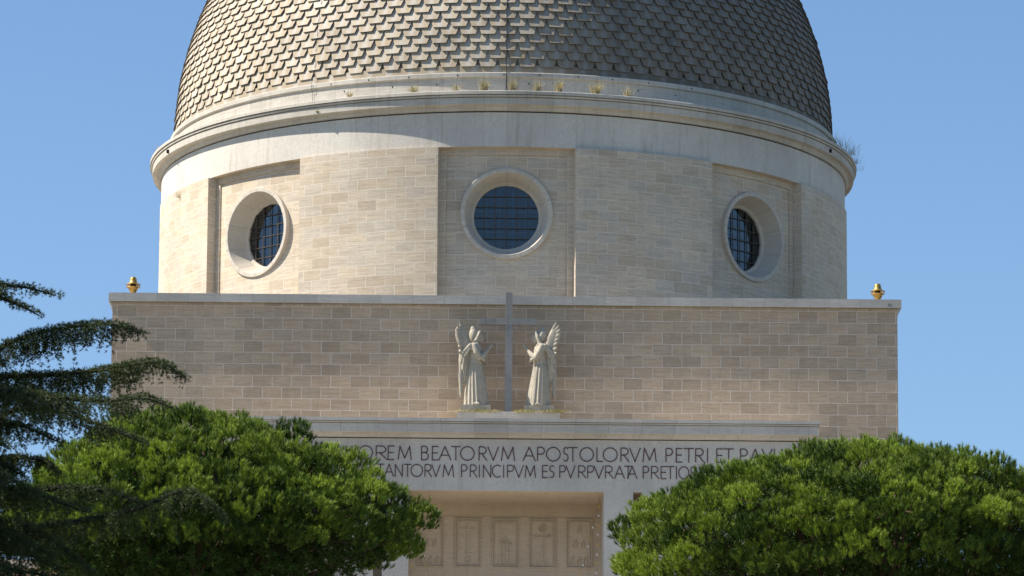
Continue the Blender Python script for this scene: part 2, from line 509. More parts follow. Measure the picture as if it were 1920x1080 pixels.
# --- drum
BAY = math.pi/4
HA = R(10.72)                                  # half angle of a recess
RP, RF, RB, RW = 16.80, 16.63, 16.33, 16.255    # pilaster, frieze, band, panel radii
ZT, ZB, ZW, ZC = 49.40, 40.9, 46.38, 46.38
mb = MB()
revolve(mb, [(16.46, 51.005), (RF, 51.0), (RF, 49.415)], n=360)
drum_frieze = mb.build('drum_frieze', mat_frieze, bas)
mb = MB()
for b in range(8):
    c = b*BAY
    t0, t1 = c+HA, c+BAY-HA
    revolve(mb, [(RF-.01, 49.402), (RP, 49.395), (RP, ZB)], t0, t1, 40, RP, 49.5)
    # pilaster end faces
    for th in (t0, t1):
        mb.quad([ringpt(RB, th, ZB), ringpt(RP, th, ZB), ringpt(RP, th, 49.395), ringpt(RF-.01, th, 49.402), ringpt(RB, th, 49.402)],
                [(RB+.3, ZB), (RP+.3, ZB), (RP+.3, 49.37), (RF+.3, 49.5), (RB+.3, 49.5)])
    # stepped band round the recess
    bw = .30/RB
    zt2 = ZT-.31
    for (a0, a1, zz0, zz1) in ((c-HA, c-HA+bw, ZB, ZT), (c+HA-bw, c+HA, ZB, ZT), (c-HA+bw, c+HA-bw, zt2, ZT)):
        revolve(mb, [(RB, zz1), (RB, zz0)], a0, a1, 24, RB, zz1)
    for th in (c-HA+bw, c+HA-bw):
        mb.quad([ringpt(RW, th, ZB), ringpt(RB, th, ZB), ringpt(RB, th, zt2), ringpt(RW, th, zt2)])
    revolve(mb, [(RB, zt2), (RW, zt2)], c-HA+bw, c+HA-bw, 24, RB)
    revolve(mb, [(RF+.002, ZT+.012), (RB, ZT)], c-HA, c+HA, 24, RF)    # soffit of the recess
    # panel, with a round opening where a window shows
    ha = HA-bw
    if b in (0, 1, 7):
        W = ha*RW; zt = zt2-ZC; zb = ZB-ZC
        angs = sorted(set([2*math.pi*k/96 for k in range(96)]+[math.atan2(s1*z, s2*W) % (2*math.pi) for s1, s2, z in ((1, 1, zt), (1, -1, zt), (1, 1, zb), (1, -1, zb))]))
        P, U = [], []
        for a in angs:
            ca, sa = math.cos(a), math.sin(a)
            k = min([q for q in (W/abs(ca) if abs(ca) > 1e-6 else 1e9, (zt/sa if sa > 1e-6 else (zb/sa if sa < -1e-6 else 1e9)))])
            row, ur = [], []
            for j in range(13):
                d = 2.0+(k-2.0)*j/12
                x_, z_ = d*ca, ZC+d*sa
                row.append(ringpt(RW, c+x_/RW, z_)); ur.append((c*RW+x_, z_))
            P.append(row); U.append(ur)
        mb.grid(P, U, close=True)
    else:
        revolve(mb, [(RW, zt2), (RW, ZB)], c-ha, c+ha, 24, RW, zt2)
mb.build('drum_wall', mat_drum, bas)

# --- round windows
def round_window(c):
    ax = Vector((math.sin(c), -math.cos(c), 0)); sx = Vector((math.cos(c), math.sin(c), 0)); uz = Vector((0, 0, 1))
    O = Vector((0, 0, ZC))
    def pt(r, a, d): return O + ax*d + sx*(r*math.cos(a)) + uz*(r*math.sin(a))
    mb = MB()
    prof = [(2.10, RW-.25), (2.10, RW+.065), (2.08, RW+.085), (1.92, RW+.085), (1.90, RW+.07), (1.60, RW-.74), (1.56, RW-.78), (1.52, RW-.78), (1.47, RW-.84), (1.47, RW-1.00)]
    for (r0, d0), (r1, d1) in zip(prof[:-1], prof[1:]):
        mb.grid([[pt(r0, 2*math.pi*i/96, d0), pt(r1, 2*math.pi*i/96, d1)] for i in range(97)],
                [[(2*math.pi*i/96*2, d0), (2*math.pi*i/96*2, d1)] for i in range(97)])
    root = mb.build('round_window', mat_ring, bas)
    # joints between the stones of the ring
    for k in range(10):
        a = R(18+36*k)
        mb = MB()
        for (r0, d0), (r1, d1) in ((prof[3], prof[2]), (prof[4], prof[5])):
            w = .004
            q = []
            for rr, dd, s in ((r0, d0, -1), (r0, d0, 1), (r1, d1, 1), (r1, d1, -1)):
                q.append(pt(rr-.003, a+s*w/rr, dd+.0025))
            mb.quad(q)
        mb.build('joint_line', mat_cable, root)
    dg = RW-.93
    mb = MB()
    mb.quad([pt(1.47, 2*math.pi*i/64, dg) for i in range(64)])
    mb.build('pane', mat_glass, root)
    mb = MB()
    def bar(p, q, w, d0, d1):
        (x0, z0), (x1, z1) = p, q
        dx, dz = x1-x0, z1-z0; L = math.hypot(dx, dz); nx, nz = -dz/L*w/2, dx/L*w/2
        f = [(x0+nx, z0+nz), (x1+nx, z1+nz), (x1-nx, z1-nz), (x0-nx, z0-nz)]
        A = [O+ax*d1+sx*a+uz*b for a, b in f]; B = [O+ax*d0+sx*a+uz*b for a, b in f]
        mb.quad(A)
        for i in range(4):
            mb.quad([A[i], A[(i+1) % 4], B[(i+1) % 4], B[i]])
    for i in range(-2, 3):
        x = i*.49
        h = math.sqrt(1.47**2-x*x)
        bar((x, -h), (x, h), .034, dg+.045, dg+.075)
        bar((-h, x-.02), (h, x-.02), .036, dg+.04, dg+.07)
    mb.build('grille', mat_iron, root)
    mb = MB()
    for x, w in ((-.90, .07), (-.30, .05), (.30, .05), (.88, .05), (.97, .04)):
        h = math.sqrt(1.47**2-x*x)
        bar((x, -h), (x, h), w*.8, dg-.42, dg-.38)
    for x, w in ((-.60, .05), (-1.12, .04), (.37, .06), (1.0, .04)):
        h = math.sqrt(1.47**2-x*x)
        bar((-h, x), (h, x), w*.8, dg-.43, dg-.39)
    mb.build('inner_frame', mat_inner, root)
    mb = MB()
    for (r0, d0), (r1, d1) in (((1.465, dg-.02), (1.465, dg-2.0)), ((1.465, dg-2.0), (.01, dg-2.0))):
        mb.grid([[pt(r0, 2*math.pi*i/48, d0), pt(r1, 2*math.pi*i/48, d1)] for i in range(49)])
    mb.build('window_shaft', mat_dark, root)
    return root
for c in (-BAY, 0, BAY):
    round_window(c)

# --- square front body
XL, XR, YF, YBK = -17.42, 17.28, -20.50, 18.0
mb = MB()
YR = -20.4895                                      # back wall of the portico
mb.quad([(XL, YF, 34.2), (XR, YF, 34.2), (XR, YF, 41.4), (XL, YF, 41.4)])
mb.quad([(XL, YF, 15), (-12.5, YF, 15), (-12.5, YF, 34.2), (XL, YF, 34.2)])
mb.quad([(12.5, YF, 15), (XR, YF, 15), (XR, YF, 34.2), (12.5, YF, 34.2)])
mb.quad([(XL, YBK, 15), (XL, YF, 15), (XL, YF, 41.4), (XL, YBK, 41.4)])
mb.quad([(XR, YF, 15), (XR, YBK, 15), (XR, YBK, 41.4), (XR, YF, 41.4)])
mb.quad([(XR, YBK, 15), (XL, YBK, 15), (XL, YBK, 41.4), (XR, YBK, 41.4)])
body = mb.build('front_wall', mat_wall, bas)
mb = MB()
mb.quad([(XL-.05, YF-.05, 41.70), (XR+.05, YF-.05, 41.70), (XR+.05, YBK, 41.70), (XL-.05, YBK, 41.70)])
mb.build('roof', mat_lead, bas)

def rect_sweep(mb, x0, x1, y0, yb, prof):
    """prof (outward offset, z) run round left side, front, right side"""
    v = 0
    for (o0, z0), (o1, z1) in zip(prof[:-1], prof[1:]):
        L = math.hypot(o1-o0, z1-z0)
        path = lambda o: [(x0-o, yb), (x0-o, y0-o), (x1+o, y0-o), (x1+o, yb)]
        a, b = path(o0), path(o1)
        us = [0, yb-y0, yb-y0+x1-x0, 2*(yb-y0)+x1-x0]
        for i in range(3):
            mb.quad([(*b[i], z1), (*b[i+1], z1), (*a[i+1], z0), (*a[i], z0)],
                    [(us[i], v-L), (us[i+1], v-L), (us[i+1], v), (us[i], v)])
        v -= L
mb = MB()
cop = [(-.9, 41.75), (.17, 41.735), (.17, 41.355), (.10, 41.35)]
rect_sweep(mb, XL, XR, YF, YBK, cop)
coping = mb.build('coping', mat_coping, bas)
mb = MB()
mb.box(XL-.001, XR+.001, YF-.022, YF+.1, 41.155, 41.354)
mb.build('coping_band', mat_wall, coping)
for sg, x0 in ((-1, XL), (1, XR)):
    mb = MB()
    cav = [(.15, 41.353), (.145, 41.33), (.09, 41.24), (.05, 41.14), (.02, 41.03), (0, 40.93)]
    for (o0, z0), (o1, z1) in zip(cav[:-1], cav[1:]):
        mb.quad([(x0+sg*o0, YF-.02, z0), (x0+sg*o0, YBK, z0), (x0+sg*o1, YBK, z1), (x0+sg*o1, YF-.02, z1)])
    mb.quad([(x0+sg*(o-.002), YF-.02, z) for o, z in cav]+[(x0-sg*.03, YF-.02, 40.93), (x0-sg*.03, YF-.02, 41.353)])
    mb.build('coping_moulding', mat_coping, coping)


# --- side arms of the cross plan, lower than the front body
for s in (-1, 1):
    mb = MB()
    xa, xb = (-30, XL) if s < 0 else (XR, 30)
    mb.box(xa, xb, -12, 12, 15, 30.6)
    arm = mb.build('side_arm', mat_wall, bas)
    mb = MB()
    xa, xb = (-30.15, XL-.01) if s < 0 else (XR+.01, 30.15)
    mb.box(xa, xb, -12.15, 12.15, 30.6, 30.98)
    mb.build('side_arm_coping', mat_coping, arm)

# --- portal: projecting portico with frieze
PX0, PX1, PY = -12.9135, 13.0266, -24.3508
ZO = 32.4707
for xa, xb in ((PX0, -5.7157), (-5.3295, -4.2107), (4.1851, 5.4524), (5.8188, PX1)):
    mb = MB()
    mb.quad([(xa, PY, 15), (xb, PY, 15), (xb, PY, ZO), (xa, PY, ZO)])
    mb.quad([(xa, YR, 15), (xa, PY, 15), (xa, PY, ZO), (xa, YR, ZO)])
    mb.quad([(xb, PY, 15), (xb, YR, 15), (xb, YR, ZO), (xb, PY, ZO)])
    mb.build('portico_pier', mat_portal, bas)
mb = MB()
mb.quad([(PX0, PY, ZO), (PX1, PY, ZO), (PX1, PY, 34.7232), (PX0, PY, 34.7232)])
for x in (PX0, PX1):
    mb.quad([(x, YF, 15), (x, PY, 15), (x, PY, 34.7232), (x, YF, 34.7232)])
frieze = mb.build('portico_frieze', mat_portal, bas)
mb = MB()
mb.quad([(PX0, PY, ZO), (PX0, YR, ZO), (PX1, YR, ZO), (PX1, PY, ZO)])
mb.quad([(PX0, YR, 15), (PX1, YR, 15), (PX1, YR, ZO), (PX0, YR, ZO)])
for z, x0, x1 in ((31.649, -4.15, 4.15),):          # faint moulding line above the panels
    mb.box(x0, x1, YR-.03, YR+.01, z+.22, z+.25)
inner_wall = mb.build('portico_inner_wall', mat_relief, bas)
for xg in (-5.5226, 5.6356):
    mb = MB()
    mb.box(xg-.187, xg+.182, PY+1.2, PY+1.3, 15, ZO-.003)
    mb.build('slot_infill', mat_relief, bas)
mb = MB()
pc = [(-4.35, 35.5895), (.50, 35.5598), (.50, 35.4212), (.40, 35.4182), (.40, 35.3994), (.46, 35.3944), (.455, 35.3469), (.35, 35.342), (.35, 35.3172), (.405, 35.3123), (.385, 34.9558), (.365, 34.936), (.20, 34.9459),
      (.17, 34.8865), (.13, 34.7826), (.10, 34.7677), (-.10, 34.7657)]
rect_sweep(mb, PX0, PX1, PY, YF, pc)
mb.build('portico_cornice', mat_coping, bas)

# relief panels in the portico
def relief(xc, kind):
    z0, z1, w = 29.649, 31.8173, .584
    y = YR-.002
    mb = MB()
    # outer frame mouldings
    for o, t_, d in ((0, .045, .07), (.095, .03, .045)):
        x0, x1, a0, a1 = xc-w+o, xc+w-o, z0+o, z1-o
        for (p, q, r_, s_) in ((x0, x1, a1-t_, a1), (x0, x1, a0, a0+t_), (x0, x0+t_, a0+t_, a1-t_), (x1-t_, x1, a0+t_, a1-t_)):
            mb.box(p, q, y-d, y, r_, s_)
    root = mb.build('relief_panel', mat_relief, bas)
    mb = MB()
    d = y-.045
    zc = (z0+z1)/2
    def arc(cx, cz, r, a0, a1, n=16, wd=.03):
        
        pts = [(cx+r*math.cos(a0+(a1-a0)*i/n), d+.02, cz+r*math.sin(a0+(a1-a0)*i/n)) for i in range(n+1)]
        mb.tube(pts, wd, 6)
    if kind == 'cross_globe':
        mb.box(xc-.045, xc+.045, d, y, z0+.55, z1-.22)
        mb.box(xc-.33, xc+.33, d-.004, y, z1-.52, z1-.44)
        arc(xc, z0+.33, .12, 0, 2*math.pi)
        for s in (-1, 1): mb.tube([(xc, d+.02, z0+.55), (xc+s*.16, d+.02, z0+.66)], .025, 6)
    elif kind == 'temple':
        for x in (-.27, 0, .27):
            mb.box(xc+x-.11, xc+x+.11, d, y, z1-.22, z1-.18)
            mb.box(xc+x-.05, xc+x+.05, d+.02, y, z1-.8 if x else z1-.7, z1-.22)
        pts = [(xc-.26, d+.02, zc+.02), (xc, d+.02, zc+.25), (xc+.26, d+.02, zc+.02), (xc-.26, d+.02, zc+.02)]
        for a, b in zip(pts[:-1], pts[1:]): mb.tube([a, b], .028, 6)
        mb.tube([(xc-.05, d+.02, zc+.1), (xc+.05, d+.02, zc+.12)], .03, 6)
        for x in (-.23, -.07, .07, .23): mb.box(xc+x-.035, xc+x+.035, d, y, z0+.2, zc-.02)
        for x in (-.25, 0, .25): mb.box(xc+x-.1, xc+x+.1, d-.004, y, z0+.15, z0+.20)
    elif kind == 'monogram':
        arc(xc, z1-.42, .16, 0, 2*math.pi, 20)
        for a in (0, 1.05, 2.1):
            mb.tube([(xc-.1*math.cos(a), d+.02, z1-.42-.1*math.sin(a)), (xc+.1*math.cos(a), d+.02, z1-.42+.1*math.sin(a))], .018, 5)
        mb.box(xc-.04, xc+.04, d, y, z0+.28, z1-.62)
        mb.box(xc-.34, xc+.34, d-.004, y, z1-.86, z1-.78)
        for s in (-1, 1):
            arc(xc+s*.3, z1-.76, .06, 0, math.pi, 8, .022)
            mb.box(xc+s*.17-.09, xc+s*.17+.09, d, y, z0+.22, z0+.26)
    else:
        rows = [(z1-.42, [0]), (zc+.02, [-.17, .17]), (z0+.36, [-.3, 0, .3])]
        for z, L in rows:
            for x in L:
                mb = MB()
                arc(xc+x, z, .075, -.6, 3.9, 10, .02)
                arc(xc+x-.04, z-.12, .06, 1.5, 5.2, 8, .018)
                mb.tube([(xc+x+.03, d+.02, z+.16), (xc+x+.07, d+.02, z-.16)], .016, 5)
                mb.build('carving', mat_relief, root)
        return
    mb.build('carving', mat_relief, root)
for xc, kd in ((-3.2603, 'flames'), (-1.6217, 'cross_globe'), (0.007, 'temple'), (1.6208, 'monogram'), (3.2347, 'flames')):
    relief(xc, kd)

# --- inscription: letters as raised strokes
def circ(cx, cy, rx, ry, a0, a1, n=20):
    return [(cx+rx*math.cos(R(a0+(a1-a0)*i/n)), cy+ry*math.sin(R(a0+(a1-a0)*i/n))) for i in range(n+1)]
GLY = {
 'A': [[(0, 0), (.5, 1), (1, 0)], [(.19, .36), (.81, .36)]],
 'B': [[(0, 0), (0, 1), (.45, 1)]+circ(.45, .77, .42, .23, 90, -90, 10)+[(0, .54)], [(0, .54), (.5, .54)]+circ(.5, .27, .5, .27, 90, -90, 10)+[(0, 0)]],
 'C': [circ(.56, .5, .56, .5, 50, 310, 20)],
 'E': [[(1, 1), (0, 1), (0, 0), (1, 0)], [(0, .52), (.9, .52)]],
 'F': [[(1, 1), (0, 1), (0, 0)], [(0, .52), (.9, .52)]],
 'H': [[(0, 0), (0, 1)], [(1, 0), (1, 1)], [(0, .52), (1, .52)]],
 'I': [[(.5, 0), (.5, 1)]],
 'L': [[(0, 1), (0, 0), (1, 0)]],
 'M': [[(0, 0), (.12, 1), (.5, .12), (.88, 1), (1, 0)]],
 'N': [[(0, 0), (0, 1), (1, 0), (1, 1)]],
 'O': [circ(.5, .5, .5, .5, 0, 360, 32)],
 'P': [[(0, 0), (0, 1), (.5, 1)]+circ(.5, .745, .5, .255, 90, -90, 12)+[(0, .49)]],
 'Q': [circ(.5, .5, .5, .5, 0, 360, 32), [(.6, .22), (1.05, -.15)]],
 'R': [[(0, 0), (0, 1), (.45, 1)]+circ(.45, .745, .45, .255, 90, -90, 12)+[(0, .49)], [(.35, .49), (1, 0)]],
 'S': [circ(.52, .745, .44, .255, 35, 235, 12)+circ(.48, .26, .48, .26, 70, -145, 14)],
 'T': [[(0, 1), (1, 1)], [(.5, 0), (.5, 1)]],
 'V': [[(0, 1), (.5, 0), (1, 1)]],
}
def stroke(mb, pts, w, y, d=.02):
    n = len(pts)
    nor = []
    closed = abs(pts[0][0]-pts[-1][0])+abs(pts[0][1]-pts[-1][1]) < 1e-6
    for i in range(n-1):
        (x0, z0), (x1, z1) = pts[i], pts[i+1]
        L = math.hypot(x1-x0, z1-z0)
        if L < 1e-5: continue
        nx, nz = -(z1-z0)/L*w/2, (x1-x0)/L*w/2
        ex, ez = ((x1-x0)/L*w*.35, (z1-z0)/L*w*.35) if n < 8 else (0.002*(x1-x0)/L, .002*(z1-z0)/L)
        yy = y-d-.0007*(i % 5)
        A = [(x0-ex+nx, yy, z0-ez+nz), (x1+ex+nx, yy, z1+ez+nz), (x1+ex-nx, yy, z1+ez-nz), (x0-ex-nx, yy, z0-ez-nz)]
        mb.quad(A)
        B = [(a, y, b) for a, _, b in A]
        for k in range(4): mb.quad([A[k], A[(k+1) % 4], B[(k+1) % 4], B[k]])
def X1(c, o): return -6.9552+((o+c/3.375)-648)*0.023019
row1 = []
for ch, a, b in (('N', 298, 358), ('O', 380, 467), ('R', 490, 558), ('E', 566, 603), ('M', 630, 712), ('B', 777, 820), ('E', 845, 882), ('A', 887, 963), ('T', 966, 1022), ('O', 1024, 1110), ('R', 1141, 1190), ('V', 1197, 1264), ('M', 1283, 1365), ('A', 1419, 1497), ('P', 1511, 1554), ('O', 1567, 1654), ('S', 1674, 1705), ('T', 1706, 1762)):
    row1.append((ch, X1(a, 560), X1(b, 560)))
for ch, a, b in (('O', 227, 312), ('L', 334, 371), ('O', 374, 462), ('R', 486, 536), ('V', 542, 608), ('M', 625, 709), ('P', 771, 812), ('E', 836, 873), ('T', 886, 945), ('R', 959, 1012), ('I', 1028, 1040), ('E', 1093, 1130), ('T', 1138, 1199), ('P', 1243, 1286), ('A', 1300, 1372), ('V', 1380, 1442), ('L', 1458, 1492), ('I', 1500, 1512)):
    row1.append((ch, X1(a, 1020), X1(b, 1020)))
for ch, a, b in (('H', 205, 275),):
    row1.append((ch, X1(a-20, 560)-.8, X1(b-20, 560)-.8))
row1 = row1[:-1] + [('O', X1(190, 560), X1(277, 560)), ('H', X1(100, 560), X1(165, 560)), ('N', X1(-30, 560), X1(35, 560)), ('I', X1(-70, 560), X1(-58, 560))]
row2 = []
for ch, a, b in (('T', 495, 541), ('A', 545, 601), ('N', 612, 657), ('T', 668, 712), ('O', 712, 784), ('R', 800, 842), ('V', 842, 896), ('M', 914, 981), ('P', 1031, 1065), ('R', 1086, 1128), ('I', 1138, 1148), ('N', 1169, 1216), ('C', 1226, 1282), ('I', 1292, 1302), ('P', 1321, 1360), ('V', 1364, 1422), ('M', 1433, 1498), ('E', 1543, 1576), ('S', 1587, 1616), ('P', 1652, 1688), ('V', 1693, 1748)):
    row2.append((ch, X1(a, 560), X1(b, 560)))
for ch, a, b in (('R', 218, 264), ('P', 276, 314), ('V', 317, 376), ('R', 389, 436), ('A', 447, 508), ('T', 509, 553), ('A', 528, 587), ('P', 627, 662), ('R', 679, 725), ('E', 740, 772), ('T', 776, 822), ('I', 832, 842), ('O', 852, 916), ('S', 926, 955), ('O', 985, 1052)):
    row2.append((ch, X1(a, 1020), X1(b, 1020)))
row2 += [('E', X1(428, 560), X1(460, 560)), ('A', X1(365, 560), X1(420, 560)), ('V', X1(305, 560), X1(360, 560)), ('Q', X1(225, 560), X1(295, 560))]
row2[-1-3-1-7] = row2[-1-3-1-7]
for nm, row, z0, z1, w in (('upper_inscription', row1, 33.7895, 34.3836, .041), ('lower_inscription', row2, 33.0598, 33.5895, .037)):
    for ch, a, b in row:
        mb = MB()
        for s in GLY[ch]:
            stroke(mb, [(a+p*(b-a), z0+q*(z1-z0)) for p, q in s], w, PY-.003)
        mb.build('letter', mat_letters, frieze)

# small holes and fixings on the cornices
def hole(p, a, b, c):
    mb = MB()
    mb.box(p[0]-a, p[0]+a, p[1]-b[0], p[1]+b[1], p[2]-c, p[2]+c)
    mb.build('drain_hole', mat_dark, cornice)
rr_ = random.Random(9)
for th, z in [(-.52, 52.83), (-.40, 52.84), (-.28, 52.83), (-.14, 52.84), (-.01, 52.84), (.09, 52.84), (.20, 52.85), (.30, 52.83), (.41, 52.84), (.55, 52.84)]:
    p = ringpt(16.275, th, z)
    hole(p, .025, (.01, .03), .03)
for th in (-.48, -.33, -.20, -.05, .06, .16, .27, .38, .5):
    p = ringpt(16.175, th, 52.45)
    hole(p, .025, (.01, .03), .03)
for th, z in ((-1.21, 51.40), (1.12, 51.42)):
    p = ringpt(17.075, th, z)
    hole(p, .10, (.06, .06), .08)
mb = MB()
mb.quad([(16.83, YF-.176, 41.42), (17.0, YF-.176, 41.40), (17.03, YF-.176, 41.53), (16.96, YF-.176, 41.50), (16.89, YF-.176, 41.59)])
mb.build('chipped_patch', mat_cross, coping)

# ------------------------------------------------------------------ gilded lanterns on the parapet
def lantern(loc, label):
    root = empty('parapet_lantern', loc, label, 'lantern', 'gilded lanterns on the parapet corners')
    x, y, z = loc
    def lathe(prof, name, mat, n=28):
        mb = MB()
        mb.grid([[(x+r*math.cos(2*math.pi*i/n), y+r*math.sin(2*math.pi*i/n), z+h) for r, h in prof] for i in range(n+1)])
        return mb.build(name, mat, root)
    lathe([(.0, .80), (.06, .798), (.115, .775), (.14, .73), (.15, .66), (.16, .60), (.185, .54), (.215, .50), (.25, .475), (.33, .452), (.335, .44), (.24, .445), (.1, .46)], 'bell_cap', mat_gold)
    lathe([(.0, .30), (.20, .315), (.31, .335), (.315, .322), (.24, .31), (.215, .28), (.195, .22), (.15, .14), (.10, .07), (.075, .03), (.075, 0), (0, 0)], 'bowl', mat_gold)
    lathe([(.20, .33), (.14, .36), (.12, .45)], 'core', mat_gold_dark)
    for a in (.2, 2.3, 4.4):
        mb = MB()
        mb.tube([(x+.29*math.cos(a), y+.29*math.sin(a), z+.31), (x+.29*math.cos(a), y+.29*math.sin(a), z+.46)], .012, 6)
        mb.build('rod', mat_gold_dark, root)
    return root
lantern((-16.55, -20.15, 41.742), 'gilded bell shaped lantern on the left parapet corner, beside the sunlit side of the drum')
lantern((16.45, -20.15, 41.742), 'gilded bell shaped lantern on the right parapet corner, beside the shaded side of the drum')

# ------------------------------------------------------------------ cross, plinth and the two angels
mb = MB()
mb.box(-2.16, 2.34, -22.05, -21.05, 35.575, 36.33)
ped = mb.build('stone_plinth', mat_coping)
tag(ped, 'long low stone plinth carrying the cross and both angels above the inscription', 'plinth')
cr = empty('stone_cross', (.085, -21.6, 36.334), 'tall plain grey stone cross standing between the two angels', 'cross')
mb = MB()
mb.box(-.070, .235, -21.74, -21.44, 36.334, 41.66)
mb.build('upright', mat_cross, cr)
mb = MB()
mb.box(-1.185, 1.31, -21.752, -21.43, 40.25, 40.53)
mb.build('crossbar', mat_cross, cr)
for o_, (a, b, c_, d_) in enumerate(((-.055, .22, 41.665, 41.69),)):
    mb = MB(); mb.box(a, b, -21.72, -21.46, c_, d_); mb.build('cap_stone', mat_cross, cr)

def ell(bm, c, r, rot=None, seg=20):
    M = Matrix.Translation(c) @ (rot.to_4x4() if rot else Matrix.Identity(4)) @ Matrix.Diagonal((*r, 1))
    bmesh.ops.create_uvsphere(bm, u_segments=seg, v_segments=seg//2+2, radius=1.0, matrix=M)
def limb(bm, pts, rad, n=12):
    pts = [Vector(p) for p in pts]
    for p, r in zip(pts, rad): ell(bm, p, (r, r, r), seg=12)
    for a, b, ra, rb in zip(pts[:-1], pts[1:], rad[:-1], rad[1:]):
        d = b-a
        q = d.to_track_quat('Z', 'Y').to_matrix()
        M = Matrix.Translation((a+b)/2) @ q.to_4x4()
        bmesh.ops.create_cone(bm, cap_ends=True, segments=n, radius1=ra, radius2=rb, depth=d.length, matrix=M)
def loft(bm, rings, nseg=96):
    """rings: (z, x0, x1, ry, y, fold amplitude)"""
    rows = []
    for z, x0, x1, ry, yc, fa in rings:
        row = []
        for k in range(nseg):
            a = 2*math.pi*k/nseg
            f = 1 + fa*(math.sin(11*a+.6*math.sin(z*1.3))*.6+math.sin(17*a+1.3)*.4)
            row.append(bm.verts.new(((x0+x1)/2+(x1-x0)/2*math.cos(a)*f, yc+ry*math.sin(a)*f, z)))
        rows.append(row)
    for a, b in zip(rows[:-1], rows[1:]):
        for k in range(nseg):
            bm.faces.new((a[k], a[(k+1) % nseg], b[(k+1) % nseg], b[k]))
    bm.faces.new(rows[0][::-1]); bm.faces.new(rows[-1])
def remesh(bm, name, vox, mirror):
    me = bpy.data.meshes.new(name)
    if mirror:
        for v in bm.verts: v.co.x = -v.co.x
        bmesh.ops.reverse_faces(bm, faces=bm.faces)
    bm.to_mesh(me); bm.free()
    o = bpy.data.objects.new('tmp', me); col.objects.link(o)
    r = o.modifiers.new('r', 'REMESH'); r.mode = 'VOXEL'; r.voxel_size = vox
    s = o.modifiers.new('s', 'SMOOTH'); s.factor = .5; s.iterations = 2
    dg_ = bpy.context.evaluated_depsgraph_get()
    me2 = bpy.data.meshes.new_from_object(o.evaluated_get(dg_))
    me2.name = name
    bpy.data.objects.remove(o)
    me2.uv_layers.new(name='UVMap')
    return me2
